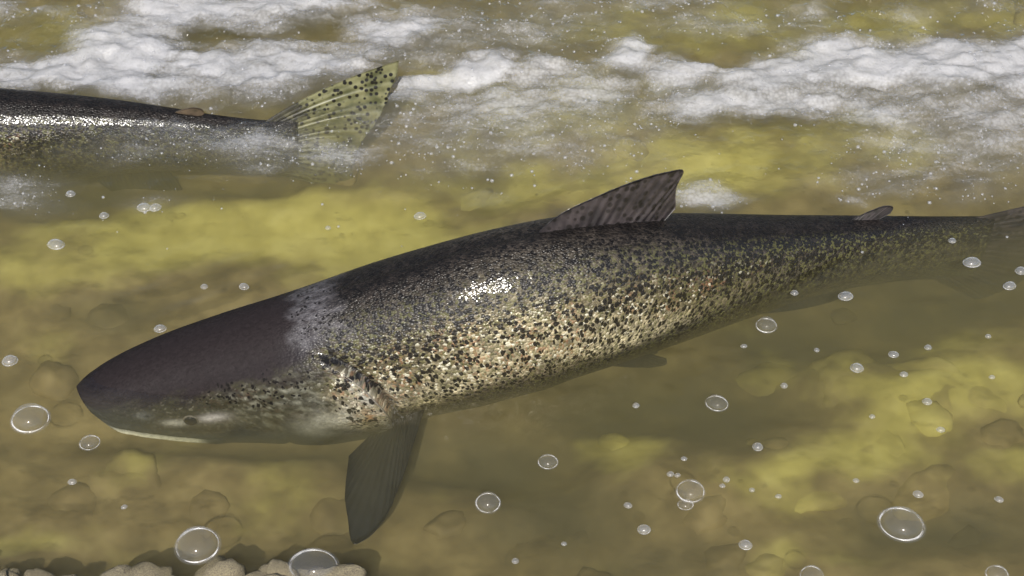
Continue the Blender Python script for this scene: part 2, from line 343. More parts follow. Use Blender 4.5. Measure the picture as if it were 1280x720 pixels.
# foam sheet: only the faces that carry foam
keep = (Df[Fq].max(1) > .03) & (np.abs(V[Fq[:, 0], 0]) < .8) & (V[Fq[:, 0], 1] < .8)
ff = Fq[keep]; used, inv = np.unique(ff, return_inverse=True)
fv = V[used].copy(); dd = Df[used]
fv[:, 2] += .0015 + .0025*dd**1.5*(1 + .45*fbm(fv[:, 0]*45, fv[:, 1]*60, 3, 81)).clip(.1, 2.5)
me = mesh('foam', fv, inv.reshape(-1, 4)); fattr(me, 'foam', dd)
foam = obj('river_foam', me, M['foam']); foam['kind'] = 'stuff'; tag(foam, 'white foam churned up in bands along the broken water', 'foam')

# froth: small bubbles riding in the broken water
ico = bmesh.new(); bmesh.ops.create_icosphere(ico, subdivisions=1, radius=1); iv = np.array([v.co[:] for v in ico.verts]); ifc = np.array([[v.index for v in f.verts] for f in ico.faces]); ico.free()
NB_ = 60000
bx = rng.uniform(-.7, .7, NB_); by = rng.uniform(.02, .62, NB_)
bd = foam_density(bx, by)
pr = np.clip(bd*1.3, 0, .5)*(.4 + .6*(fbm(bx*30, by*40, 2, 91) > 0.0)) + .003
kp = rng.random(NB_) < pr*.95; bx, by, bd = bx[kp], by[kp], bd[kp]
bh, _ = water_height(bx, by, bd)
br = np.minimum(.00046*np.exp(rng.normal(.15, .62, len(bx))), .0022)
bz = bh + .0008 + .0025*bd**1.5 + br*.2
sqz = np.stack([np.ones_like(br), np.ones_like(br), np.full_like(br, .85)], -1)
BV = (np.stack([bx, by, bz], -1)[:, None, :] + iv[None]*br[:, None, None]*sqz[:, None, :]).reshape(-1, 3)
BF = (ifc[None] + (np.arange(len(bx))*len(iv))[:, None, None]).reshape(-1, 3)
froth = obj('river_froth', mesh('froth', BV, BF), M['froth']); froth['kind'] = 'stuff'; tag(froth, 'tiny froth bubbles scattered through the broken water and foam', 'froth')

# ------------------------------------------------------------------ river bed and stones
BEDZ = -.074
ALG = [(250, 290, 230, 60, 1.), (470, 300, 150, 60, .95), (90, 330, 120, 50, .7), (640, 235, 160, 34, .8), (900, 210, 180, 40, .85), (1080, 190, 140, 30, .6), (330, 250, 200, 30, .7),
 (1170, 480, 150, 60, .8), (970, 440, 70, 30, .65), (1010, 590, 100, 46, .85), (1100, 555, 90, 36, .75), (1250, 590, 60, 40, .7), (780, 545, 54, 34, .8), (830, 525, 40, 30, .5), (960, 695, 50, 20, .6),
 (1110, 690, 80, 14, .5), (330, 615, 110, 50, .42), (180, 600, 80, 40, .35), (1200, 410, 100, 30, .6), (60, 430, 60, 40, .3), (880, 380, 60, 20, .2), (580, 620, 60, 40, .2), (40, 690, 60, 20, .6), (900, 25, 300, 40, .55), (1150, 20, 200, 30, .7), (680, 130, 220, 60, .55), (60, 30, 120, 30, .45), (420, 140, 150, 30, .4), (1000, 170, 200, 30, .6)]
DRK = [(150, 385, 60, 26, .6), (60, 220, 160, 26, .8), (330, 222, 90, 18, .5), (1010, 602, 34, 24, .55), (1170, 645, 110, 40, .6), (700, 640, 120, 60, .4), (880, 470, 90, 50, .5), (590, 235, 40, 30, .4)]
def bank_line(x):
    return -.330 + .006*sstep(-.25, -.42, x) - .11*sstep(-.12, .12, x) + .02*noise2(x*9, x*0+3.3, 15)
bgx = spaced(-.8, .8, .012, 40); bgy = spaced(-.6, .9, .012, 40)
X, Y = np.meshgrid(bgx, bgy, indexing='ij'); x, y = X.ravel(), Y.ravel()
z = BEDZ + .012*fbm(x*4.5, y*6, 3, 101) + .002*fbm(x*22, y*26, 2, 111) - .02*sstep(.2, .8, y)
_px, _py = proj(np.stack([x, y, np.full_like(x, BEDZ)], -1)); _px = _px + 30*fbm(x*9, y*12, 3, 151); _py = _py + 18*fbm(x*9, y*12, 3, 161); _on = (y > -1) & (y < 2)
for c_ in [(1150, 340, 240, 70, .055), (1000, 400, 170, 50, .035), (850, 480, 190, 60, .050), (640, 560, 150, 45, .040), (300, 545, 240, 26, .022), (-100, 200, 330, 60, .05), (330, 215, 120, 26, .02), (710, 630, 110, 60, .016), (1180, 655, 130, 38, .022), (150, 390, 60, 26, .014), (600, 225, 40, 34, .01)]:
    z = z - np.where(_on, c_[4]*np.exp(-ell(_px, _py, *c_[:4])**1.2), 0)
near = sstep(.09, -.05, y - bank_line(x)); z = z*(1-near) + near*(.012 + .006*fbm(x*30, y*30, 3, 121)) + .5*sstep(-.6, -5, y) + 1.2*sstep(9, 16, y)
px, py = proj(np.stack([x, y, np.full_like(x, BEDZ)], -1)); front = (y > -1.0) & (y < 2)
qx = px + 26*fbm(x*12, y*16, 3, 131); qy = py + 14*fbm(x*12, y*16, 3, 141)
al = np.zeros_like(x)
for c in ALG: al = np.maximum(al, c[4]*np.exp(-ell(qx, qy, *c[:4])**1.3))
for c in DRK: al = al - c[4]*np.exp(-ell(qx, qy, *c[:4]))
MUD_SHADE = [(600, 560, 160, 50, .9), (820, 490, 190, 70, 1.), (1000, 400, 160, 50, .9), (1180, 340, 160, 50, .9), (700, 640, 110, 60, .8), (1180, 655, 140, 40, .9), (70, 215, 200, 30, .9), (330, 222, 100, 22, .7), (150, 388, 60, 28, .8), (350, 560, 200, 24, .6), (600, 220, 50, 40, .6), (820, 700, 120, 40, .6)]  # dark bed patches; those below the fish paint in its shade
mud_shade_v = np.zeros_like(x)
for c in MUD_SHADE: mud_shade_v = np.maximum(mud_shade_v, c[4]*np.exp(-ell(qx, qy, *c[:4])**1.2))
mud_shade_v = np.where(front & (np.abs(x) < 1), mud_shade_v, .3)
al = np.where(front & (np.abs(x) < 1), al, .45)
me = mesh('river_bed', np.stack([x, y, z], -1), grid_faces(*X.shape)); fattr(me, 'algae', np.clip(al, 0, 1)); fattr(me, 'dry', sstep(-.012, .004, z)); fattr(me, 'mud', mud_shade_v)  # 'mud' also carries the shade painted below the fish
bed = obj('river_bed', me, M['bed']); bed['kind'] = 'structure'

def stone_mesh(seed, flat):
    bm = bmesh.new(); bmesh.ops.create_icosphere(bm, subdivisions=3, radius=1)
    P = np.array([v.co[:] for v in bm.verts]); r = 1 + .30*noise2(P[:, 0]*1.3 + seed*7, P[:, 1]*1.3 + P[:, 2]*.9, seed) + .10*noise2(P[:, 0]*3 + P[:, 2]*2, P[:, 1]*3 - P[:, 2]*2 + seed, seed+4)
    P = P*r[:, None]*np.array([1, .78, flat])
    for v, p in zip(bm.verts, P): v.co = p
    m = bpy.data.meshes.new('stone'); bm.to_mesh(m); bm.free(); m.polygons.foreach_set('use_smooth', [True]*len(m.polygons)); return m
SM = [stone_mesh(200+i, f) for i, f in enumerate((.42, .55, .36, .5, .62, .45))]
for m_ in SM: m_.materials.append(M['stone'])
SP = [stone_mesh(250+i, f) for i, f in enumerate((.42, .5, .36, .55))]
for m_ in SP: m_.materials.append(M['stone'])
SH = [stone_mesh(300+i, f) for i, f in enumerate((.5, .62, .55, .7))]
for m_ in SH: m_.materials.append(M['shore'])
def bed_z(xx, yy):
    i = np.searchsorted(bgx, xx); j = np.searchsorted(bgy, yy); return z.reshape(X.shape)[min(i, len(bgx)-1), min(j, len(bgy)-1)]
def near_val(arr, xx, yy):
    i = min(np.searchsorted(bgx, xx), len(bgx)-1); j = min(np.searchsorted(bgy, yy), len(bgy)-1); return float(np.clip(arr.reshape(X.shape)[i, j], 0, 1))
def put_stone(ms, xx, yy, r, sink=.35, zz=None):
    o = obj('stone', ms, None, bed); o.location = (xx, yy, (bed_z(xx, yy) if zz is None else zz) + r*.5*(1-2*sink)*.6)
    o['algae'] = min(1., near_val(al, xx, yy)*random.uniform(.7, 1.0)); o['mud'] = near_val(mud_shade_v, xx, yy); o['dry'] = 0.; o.scale = (r, r, r); o.rotation_euler = (random.uniform(-.2, .2), random.uniform(-.2, .2), random.uniform(0, 6.28)); return o  # 'mud' also carries the shade painted below the fish
for (qx_, qy_, r) in [(1010, 590, .055), (1100, 560, .06), (1165, 600, .05), (965, 560, .04), (1060, 640, .035), (780, 545, .04), (830, 520, .03), (960, 700, .032), (1110, 692, .045), (1180, 470, .07), (1060, 455, .05), (970, 440, .04),
                     (1240, 560, .045), (330, 610, .05), (260, 640, .035), (160, 600, .04), (420, 640, .03), (90, 640, .035), (150, 390, .045), (590, 245, .03), (640, 690, .03), (560, 650, .025), (720, 660, .04), (1220, 680, .04), (880, 640, .035), (900, 700, .03)]:
    p = unp(qx_, qy_, BEDZ); put_stone(random.choice(SP if qx_ > 750 else SM), p[0], p[1], r*random.uniform(.75, 1.0), 1.18)
for i in range(40):
    xx, yy = random.uniform(-.75, .75), random.uniform(-.3, .8); put_stone(random.choice(SM if i % 3 else SP), xx, yy, random.uniform(.012, .03), .85)
for i in range(150):
    q = random.uniform(-60, 470) if i < 116 else random.uniform(-300, 600)
    xx, _, _ = unp(q, 712); yy = float(bank_line(np.array([xx]))[0]) + (random.uniform(-.035, .004) if i < 116 else random.uniform(-.35, -.03))
    o = put_stone(random.choice(SH), xx, yy, random.choice((.006, .009, .012, .016, .024)), .4, random.uniform(-.012, -.005) + max(0, float(bed_z(xx, yy))*.4)); o.scale.z *= random.uniform(.5, .85); o.scale.x *= random.uniform(.8, 1.3)

# ------------------------------------------------------------------ salmon
def interp(tab, s):
    tab = np.array(tab); xs = tab[:, 0]
    # smooth (Catmull-Rom via cubic Hermite)
    out = []
    for c in range(1, tab.shape[1]):
        ys = tab[:, c]; mlt = np.gradient(ys, xs)
        i = np.clip(np.searchsorted(xs, s)-1, 0, len(xs)-2); h = xs[i+1]-xs[i]; u = (s-xs[i])/h
        out.append((2*u**3-3*u**2+1)*ys[i] + (u**3-2*u**2+u)*h*mlt[i] + (-2*u**3+3*u**2)*ys[i+1] + (u**3-u**2)*h*mlt[i+1])
    return np.stack(out, -1)
# s, depth, half width (fractions of the length)
PROFILE = [(0, .034, .013), (.006, .058, .021), (.02, .080, .029), (.04, .100, .035), (.07, .120, .040), (.10, .134, .0435), (.15, .150, .048), (.20, .160, .0505), (.26, .165, .053), (.34, .168, .0545), (.42, .166, .053), (.50, .154, .0485),
           (.58, .133, .042), (.66, .108, .034), (.74, .086, .0255), (.80, .077, .0185), (.85, .073, .014), (.885, .075, .010), (.90, .076, .007)]
NS, NT_ = 300, 144
class Fish: pass
def build_fish(name, ridge_px, roll, L=None):
    f = Fish()
    W = np.array([unp(*p) for p in ridge_px]); l = np.r_[0, np.cumsum(np.linalg.norm(np.diff(W, axis=0), axis=1))]
    f.L = L or l[-1]; ridge = np.c_[l/l[-1], W]
    def frame(s):
        s = np.atleast_1d(np.asarray(s, float)); R = interp(ridge, s); T = interp(ridge, np.clip(s+.03, 0, 1)) - interp(ridge, np.clip(s-.03, 0, 1)); T /= np.linalg.norm(T, axis=1)[:, None]
        side = np.cross(T, [0, 0, 1.]); side /= np.linalg.norm(side, axis=1)[:, None]   # points to the camera side (fish's left)
        U = np.cross(side, T)
        a = np.radians(np.interp(s, [r[0] for r in roll], [r[1] for r in roll]))[:, None]
        return R, T, np.cos(a)*U - np.sin(a)*side, np.cos(a)*side + np.sin(a)*U
    f.frame = frame
    def surf(s, th):
        s = np.asarray(s, float); th = np.asarray(th, float); sh = np.broadcast(s, th).shape
        s = np.broadcast_to(s, sh).ravel(); th = np.broadcast_to(th, sh).ravel()
        R, T, U, S = frame(s); pf = interp(PROFILE, np.clip(s, 0, .9)); dep = pf[:, 0]*f.L; hw = pf[:, 1]*f.L
        c, sn = np.cos(th), np.sin(th)
        zc = np.sign(c)*np.abs(c)**.92; yc = np.sign(sn)*np.abs(sn)**.9
        top, bot = dep*.46, dep*.54
        hd = sstep(.24, .08, s)                                            # the head is broader above
        wid = hw*(1 + .10*hd*np.clip(c, 0, 1)) * (1 - .30*np.clip(-c, 0, 1)**1.3)
        k = np.ones_like(s); t = np.abs(((th+np.pi) % (2*np.pi))-np.pi)/np.pi
        # gill cover: a plate that ends in a step behind the cheek
        edge = .240 - .050*np.abs((t-.56)/.36)**1.9
        gc = sstep(.105, .17, s)*sstep(edge+.004, edge-.002, s)*sstep(.22, .34, t)*sstep(1.0, .86, t)
        k += .13*gc
        k -= .07*sstep(.008, .0, np.abs(s-edge-.006))*sstep(.25, .35, t)*sstep(1., .85, t)
        pre = .150 - .02*np.abs((t-.55)/.3)**2
        k -= .055*np.exp(-((s-pre)/.004)**2)*sstep(.3, .42, t)*sstep(.95, .8, t)
        # mouth slit from the snout to below the eye
        mt = .545 + .13*(s/.085)
        ms = sstep(.09, .075, s)*sstep(-.001, .006, s)
        k -= .22*ms*np.exp(-((t-mt)/.022)**2)
        k += .07*ms*np.exp(-((t-mt+.055)/.03)**2) + .06*ms*np.exp(-((t-mt-.06)/.03)**2)
        # eye socket swelling
        k += .05*np.exp(-((s-.078)/.014)**2 - ((t-.47)/.07)**2) - .10*np.exp(-((s-.078)/.0075)**2 - ((t-.47)/.035)**2)
        C = R - U*top[:, None]
        hz = np.where(c > 0, top, bot)*zc
        P = C + U*(hz*(.35+.65*k))[:, None] + S*(wid*yc*k)[:, None]
        return P.reshape(sh + (3,))
    f.surf = surf
    ss = np.linspace(0, 1, NS)**1.12*.90; th = np.linspace(0, 2*np.pi, NT_, endpoint=False)
    S_, TH = np.meshgrid(ss, th, indexing='ij'); P = surf(S_, TH).reshape(-1, 3)
    Fc = grid_faces(NS, NT_, True); nv = len(P)
    capn = P[:NT_].mean(0); capt = P[-NT_:].mean(0)
    V = np.vstack([P, capn, capt]); tri = [[nv, (j+1) % NT_, j] for j in range(NT_)] + [[nv+1, (NS-1)*NT_+j, (NS-1)*NT_+(j+1) % NT_] for j in range(NT_)]
    me = bpy.data.meshes.new(name+'_body'); me.from_pydata(V.tolist(), [], Fc.tolist() + tri); me.polygons.foreach_set('use_smooth', [True]*len(me.polygons)); me.update()
    bm = bmesh.new(); bm.from_mesh(me); bmesh.ops.recalc_face_normals(bm, faces=bm.faces); bm.to_mesh(me); bm.free()
    s = np.r_[S_.ravel(), 0, .9]; t = np.r_[(np.abs(((TH.ravel()+np.pi) % (2*np.pi))-np.pi)/np.pi), .5, .5]
    sg = np.r_[np.sign(((TH.ravel()+np.pi) % (2*np.pi))-np.pi), 1, 1]
    girth = interp(PROFILE, np.clip(s, 0, .9)) @ np.array([.5, 1.0])*f.L*1.6
    uvl(me, 'skin', np.stack([s*f.L + 3*(sg > 0), t*np.maximum(girth, .10)], -1)); uvl(me, 'grad', np.stack([s, t], -1))
    nz = fbm(s*38, t*12, 4, 7); nz2 = fbm(s*130, t*50, 3, 17)
    spots = sstep(.90, .60, t + .10*nz)*(1.0 + .22*sstep(.08, .2, t)*sstep(.55, .34, t))
    headm = sstep(.215, .19, s + .012*nz - .035*sstep(.5, .0, t))
    cheek = np.exp(-((s-.15)/.06)**2 - ((t-.36)/.10)**2)
    spots = spots*(1-headm) + headm*.78*sstep(.3, .55, cheek)
    sheenm = sstep(.192, .202, s+.008*nz+.02*(t-.15))*sstep(.250, .226, s+.012*nz)*sstep(.29, .18, t+.05*nz)
    spots = np.maximum(spots, .72*sheenm)
    paint = np.zeros((len(s), 4))
    def lay(mask, col, amt=1.):
        a = np.clip(mask*amt, 0, 1)[:, None]; na = paint[:, 3:]; out = a + na*(1-a)
        paint[:, :3] = np.where(out > 1e-5, (np.array(col)*a + paint[:, :3]*na*(1-a))/np.maximum(out, 1e-5), 0); paint[:, 3:] = out
    lay(headm*sstep(.50, .27, t + .06*nz), (.020, .016, .017))
    lay(headm*sstep(.28, .44, t + .05*nz), (.042, .041, .029), .9)
    lay(headm*sstep(.50, .62, t + .05*nz), (.040, .050, .058), .9)
    lay(sstep(.11, .08, s)*sstep(.70, .78, t - .1*(s/.085)), (.10, .13, .15), .9)
    lay(sstep(.07, .0, s)*sstep(.2, .5, t), (.055, .062, .066), .9)
    lay(np.exp(-((s-.062)/.010)**2 - ((t-.475)/.022)**2), (.62, .62, .62), .9)
    lay(np.exp(-((s-.098)/.014)**2 - ((t-.47)/.022)**2), (.62, .60, .66), .9)
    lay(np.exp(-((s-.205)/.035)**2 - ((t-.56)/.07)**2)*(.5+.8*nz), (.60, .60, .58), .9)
    lay(np.exp(-((s-.232)/.020)**2 - ((t-.57)/.04)**2)*sstep(-.2, .3, nz2), (.50, .24, .10), .9)
    lay(sstep(.075, .06, s)*sstep(.004, .012, s)*np.exp(-((t-(.545+.13*(s/.085))-.05)/.022)**2), (.88, .88, .86), 1.)
    lay(sstep(.085, .07, s)*np.exp(-((t-(.545+.13*(s/.085)))/.014)**2), (.015, .014, .015), .9)
    # wet sky sheen across the shoulders, painted into the skin colour
    lay(sheenm*(.60+.6*nz2), (.135, .13, .14), .8)
    lay(headm*sstep(.30, .40, t)*sstep(.62, .5, t)*np.clip(nz2*1.5, 0, 1)*sstep(.10, .14, s), (.30, .30, .24), .6)
    lay(np.exp(-((s-.040)/.007)**2 - ((t-.40)/.03)**2), (.22, .23, .24), .7)
    lay(np.exp(-((s-.043)/.0035)**2 - ((t-.40)/.014)**2), (.008, .008, .009), .95)
    ge = .240 - .050*np.abs((t-.56)/.36)**1.9
    lay(np.exp(-((s-ge-.005)/.0035)**2)*sstep(.26, .34, t), (.02, .017, .015), .9)
    lay(np.exp(-((s-ge+.006)/.005)**2)*sstep(.34, .42, t)*sstep(-.4, .3, nz2), (.55, .54, .48), .8)
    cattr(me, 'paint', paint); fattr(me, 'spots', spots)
    root = bpy.data.objects.new(name, None); COL.objects.link(root); root.location = tuple(frame(.45)[0][0]); root.empty_display_size = .05
    f.root = root
    bpy.context.view_layer.update(); f.inv = root.matrix_world.inverted()
    f.body = f.part('body', me, M['skin']) if hasattr(f, 'part') else None
    return f
def fpart(f, name, me, mat, parent=None):
    o = obj(name, me, mat, parent or f.root)
    o.matrix_parent_inverse = f.inv.copy() if parent is None else Matrix.Identity(4)
    return o
Fish.part = fpart
def fin_mesh(name, base, tip, ctrl=None, nu=48, nv=22, th=(.0045, .0006), rays=15, wave=.0, ragged=.0, up=None):
    """a fin lofted from its base line to its outer margin, with rays standing proud of the membrane"""
    def spl(pts, u):
        pts = np.array(pts, float); d = np.r_[0, np.cumsum(np.linalg.norm(np.diff(pts, axis=0), axis=1))]; return interp(np.c_[d/d[-1], pts], u)
    u = np.linspace(0, 1, nu); v = np.linspace(0, 1, nv); B = spl(base, u); Tp = spl(tip, u)
    if ragged: Tp = Tp + (Tp-B)*(ragged*noise2(u*rays*1.0, u*0+2.2, 5))[:, None]
    C = (B+Tp)/2 if ctrl is None else spl(ctrl, u)
    vv = v[None, :, None]; G = B[:, None]*(1-vv)**2 + 2*C[:, None]*vv*(1-vv) + Tp[:, None]*vv**2
    du = np.gradient(G, axis=0); dv = np.gradient(G, axis=1); N = np.cross(du, dv); N /= np.maximum(np.linalg.norm(N, axis=2), 1e-9)[..., None]
    N = N.mean(axis=(0, 1)); N /= np.linalg.norm(N)
    ray = .55 + .45*np.cos(2*np.pi*u*rays); thick = (th[0]*(1-v)+th[1]*v)[None, :]*(.55+.6*ray[:, None])
    env = (np.sin(np.pi*np.clip(u, 0, 1))**.35)[:, None]
    off = wave*(np.sin(u*7)[:, None]*v[None, :]**2)
    A = G + N*(off+thick*env/2+.0002)[..., None]; Bk = G + N*(off-thick*env/2-.0002)[..., None]
    Fg = grid_faces(nu, nv); n = nu*nv; fs = Fg.tolist() + (Fg[:, ::-1]+n).tolist()
    rim = [i*nv for i in range(nu)] + [(nu-1)*nv+j for j in range(1, nv)] + [i*nv+nv-1 for i in range(nu-2, -1, -1)] + [j for j in range(nv-2, 0, -1)]
    fs += [[rim[i], rim[(i+1) % len(rim)], rim[(i+1) % len(rim)]+n, rim[i]+n] for i in range(len(rim))]
    me = mesh(name, np.vstack([A.reshape(-1, 3), Bk.reshape(-1, 3)]), fs)
    lu = np.linalg.norm(np.array(base[-1])-np.array(base[0])) + np.linalg.norm(np.array(tip[-1])-np.array(tip[0])); lv = np.linalg.norm(Tp-B, axis=1).mean()
    U2, V2 = np.meshgrid(u, v, indexing='ij'); e1 = np.array(base[-1])-np.array(base[0]); e1 = e1/np.linalg.norm(e1); e2 = np.cross(N, e1); Gf = G.reshape(-1, 3); uv = np.stack([Gf @ e1, Gf @ e2], -1); g = np.stack([U2.ravel(), V2.ravel()], -1)
    uvl(me, 'skin', np.vstack([uv, uv])); uvl(me, 'grad', np.vstack([g, g])); return me
def eye(f, side):
    th = side*.47*np.pi; p = f.surf(.078, th).reshape(3); q = f.surf(np.array([.074, .082]), np.array([th, th])); r = f.surf(np.array([.078, .078]), np.array([th-.06, th+.06]))
    n = np.cross(q[1]-q[0], r[1]-r[0]); n /= np.linalg.norm(n)
    cen = f.frame(.078)[0][0] - np.array([0, 0, .03])
    if np.dot(n, p-cen) < 0: n = -n
    def disc(rad, hgt, off, nm):
        bm = bmesh.new(); bmesh.ops.create_uvsphere(bm, u_segments=24, v_segments=12, radius=1)
        rot = Vector(n).to_track_quat('Z', 'Y').to_matrix()
        for v in bm.verts: v.co = Vector(p + n*off) + rot @ Vector((v.co.x*rad, v.co.y*rad, v.co.z*hgt))
        m = bpy.data.meshes.new(nm); bm.to_mesh(m); bm.free(); m.polygons.foreach_set('use_smooth', [True]*len(m.polygons)); return m
    e = f.part('eye', disc(.0088, .005, -.001, 'eye'), M['eye'])
    pp = f.part('pupil', disc(.0058, .0024, .0026, 'pupil'), M['pupil'], e); return e
def gill_edge(f, side):
    """the pale free rim of the gill cover"""
    t = np.linspace(.36, .88, 30); s = .240 - .050*np.abs((t-.56)/.36)**1.9
    pts = f.surf(s-.001, side*t*np.pi); bm = bmesh.new(); rings = []
    for i, p in enumerate(pts):
        r = .0007*math.sin(math.pi*(i+.6)/(len(pts)+.2))+.0002; tn = pts[min(i+1, 29)]-pts[max(i-1, 0)]; q = Vector(tn).to_track_quat('Z', 'Y').to_matrix()
        rings.append([bm.verts.new(Vector(p) + q @ Vector((r*math.cos(a), r*math.sin(a), 0))) for a in np.linspace(0, 2*math.pi, 7)[:-1]])
    for a, b_ in zip(rings, rings[1:]):
        for k_ in range(6): bm.faces.new((a[k_], a[(k_+1) % 6], b_[(k_+1) % 6], b_[k_]))
    m = bpy.data.meshes.new('gill_rim'); bm.to_mesh(m); bm.free(); m.polygons.foreach_set('use_smooth', [True]*len(m.polygons))
    return f.part('gill_rim', m, M['gill'])
def dorsal(f, s0, s1, hgt, tip_s, sink=.006):
    ss = np.linspace(s0, s1, 9); R, T, U, S = f.frame(ss); base = R - U*sink
    # outer margin: long leading edge sweeping back to the tip, then the short trailing margin down
    a, Ta, Ua, Sa = [q[0] for q in f.frame(tip_s)]
    tipx = a + Ua*hgt
    e0 = R[0] + U[0]*.001; e1 = R[-1] + U[-1]*.012 + T[-1]*.010
    tip = [e0, R[1]+U[1]*hgt*.26, R[3]+U[3]*hgt*.55, R[5]+U[5]*hgt*.80, R[7]+U[7]*hgt*.97, tipx, tipx*.6+e1*.4+T[-1]*-.004, e1]
    return base, tip

# --- the large salmon lying across the shallows
RIDGE = [(97, 489, -.006), (130, 470, .002), (190, 441, .018), (260, 415, .036), (330, 392, .054), (400, 368, .074), (480, 341, .094), (560, 318, .111), (640, 298, .121), (700, 286, .123), (780, 277, .113), (860, 275, .088), (940, 275, .058),
         (1020, 275, .028), (1100, 274, .006), (1180, 273, -.008), (1260, 270, -.018), (1363, 262, -.026)]
F1 = build_fish('salmon', RIDGE, [(0, 0), (.2, 2), (.4, 5), (.7, 4), (1, 0)])
tag(F1.root, 'large dark spotted salmon lying whole across the shallows with its dorsal fin raised', 'fish', 'salmon in the shallows')
b_, t_ = dorsal(F1, .415, .530, .051, .532); F1.part('dorsal_fin', fin_mesh('dorsal_fin', b_, t_, th=(.005, .0008), rays=13), M['fin_dark'])
def small_fin(f, nm, s0, s1, hgt, back, mat, ventral=False, side=0, flare=.0, nu=24):
    ss = np.linspace(s0, s1, 5); R, T, U, S = f.frame(ss); dep = interp(PROFILE, ss)[:, 0]*f.L
    if ventral: B = f.surf(ss, np.full(5, np.pi*(1 - side*.05))); d = -U + S*side*flare
    else: B = R - U*.004; d = U
    B = B - d*.004*0
    prof = np.array([.15, .75, 1., .92, .55]); tip = B + d*(hgt*prof)[:, None] + T*(back*np.array([.25, .8, 1.1, 1.15, .9]))[:, None]
    return f.part(nm, fin_mesh(nm, B - d*.006, tip, nu=nu, nv=12, th=(.004, .0008), rays=9), mat)
small_fin(F1, 'adipose_fin', .742, .767, .020, .026, M['fin_dark'])
small_fin(F1, 'anal_fin', .68, .76, .010, .03, M['fin_low'], True)
for sd in (1, -1): small_fin(F1, 'pelvic_fin', .52, .555, .008, .045, M['fin_low'], True, sd, .3)
def tail(f, pts_base, pts_tip, mat, **k):
    return f.part('tail_fin', fin_mesh('tail_fin', pts_base, pts_tip, nu=72, nv=26, th=(.009, .0008), rays=22, ragged=.02, **k), mat)
R, T, U, S = [q[0] for q in F1.frame(.875)]; dp = .078*F1.L
tb = [R - U*dp*k_ for k_ in (.02, .25, .5, .75, .98)]
tt = [R + T*.125 + U*.030, R + T*.115 + U*.010, R + T*.100 - U*dp*.35, R + T*.105 - U*dp*.75, R + T*.12 - U*(dp+.05), R + T*.125 - U*(dp+.085)]
tail(F1, tb, tt, M['fin_dark'], wave=.004)
for sd in (1, -1): eye(F1, sd); gill_edge(F1, sd)
# pectoral fins: the near one fans out under the surface towards the bank
bp_ = [F1.surf(s_, t_*np.pi).reshape(3) for s_, t_ in ((.205, .78), (.225, .74), (.245, .71), (.268, .68))]
bp_ = [p + np.array([0, .006, 0]) for p in bp_]
tp_ = [unp(436, 570, -.026), unp(433, 640, -.026), unp(446, 679, -.026), unp(472, 660, -.026), unp(498, 610, -.025), unp(520, 545, -.025)]
F1.part('pectoral_fin', fin_mesh('pectoral_fin', bp_, tp_, th=(.006, .001), rays=14, ragged=.02), M['fin_low'])
fb = [F1.surf(s_, -t_*np.pi).reshape(3) for s_, t_ in ((.232, .74), (.245, .72), (.258, .70), (.272, .69))]
fb = [p - np.array([0, .006, 0]) for p in fb]
R, T, U, S = [q[0] for q in F1.frame(.25)]
F1.part('pectoral_fin', fin_mesh('pectoral_fin', fb, [fb[0]-S*.05+T*.05-U*.02, fb[0]-S*.07+T*.09-U*.025, fb[1]-S*.07+T*.10-U*.025, fb[2]-S*.05+T*.09-U*.02, fb[3]-S*.02+T*.06-U*.01], th=(.006, .001), rays=14), M['fin_low'])

# --- the second salmon, its tail lifted out of the broken water
RIDGE2 = [(-640, 96, -.004), (-560, 94, .012), (-460, 95, .034), (-330, 100, .052), (-200, 109, .036), (-100, 114, .031), (0, 120, .023), (110, 128, .013), (200, 138, .004), (270, 147, -.002), (330, 152, -.004), (400, 152, -.008), (490, 148, -.008)]
F2 = build_fish('salmon', RIDGE2, [(0, 0), (1, 0)])
tag(F2.root, 'salmon swimming beside the white foam with its speckled olive tail lifted clear', 'fish', 'salmon in the shallows')
b_, t_ = dorsal(F2, .40, .505, .050, .515); F2.part('dorsal_fin', fin_mesh('dorsal_fin', b_, t_, th=(.005, .0008), rays=13), M['fin_dark'])
small_fin(F2, 'adipose_fin', .765, .79, .014, .014, M['fin_brown'])
small_fin(F2, 'anal_fin', .68, .76, .05, .02, M['fin_low'], True)
for sd in (1, -1): small_fin(F2, 'pelvic_fin', .52, .555, .008, .045, M['fin_low'], True, sd, .3); eye(F2, sd); gill_edge(F2, sd)
for sd in (1, -1):
    q = [F2.surf(s_, sd*t_*np.pi).reshape(3) for s_, t_ in ((.232, .74), (.245, .72), (.258, .70), (.272, .69))]; R, T, U, S = [k_[0] for k_ in F2.frame(.25)]
    q = [p - S*sd*.006 for p in q]
    F2.part('pectoral_fin', fin_mesh('pectoral_fin', q, [q[0]+S*sd*.05+T*.05-U*.02, q[0]+S*sd*.07+T*.09-U*.025, q[1]+S*sd*.07+T*.10-U*.025, q[2]+S*sd*.05+T*.09-U*.02, q[3]+S*sd*.02+T*.06-U*.01], th=(.006, .001), rays=14), M['fin_low'])
R, T, U, S = [q[0] for q in F2.frame(.865)]; dp = .078*F2.L
pn = np.array([.10, -1., .25]); pn /= np.linalg.norm(pn); P0 = R - U*.02
on = lambda a, b: unp_plane(a, b, P0, pn)
tb = [R - U*dp*k_ for k_ in (.02, .25, .5, .75, .98)]
tt = [on(498, 76), on(494, 96), on(484, 122), on(472, 150), on(452, 178), on(440, 205), on(446, 240), on(462, 270)]
tc = [on(395, 108), on(402, 122), on(405, 140), on(400, 160), on(395, 190), on(390, 215)]
tail(F2, tb, tt, M['fin_tail'], ctrl=tc)

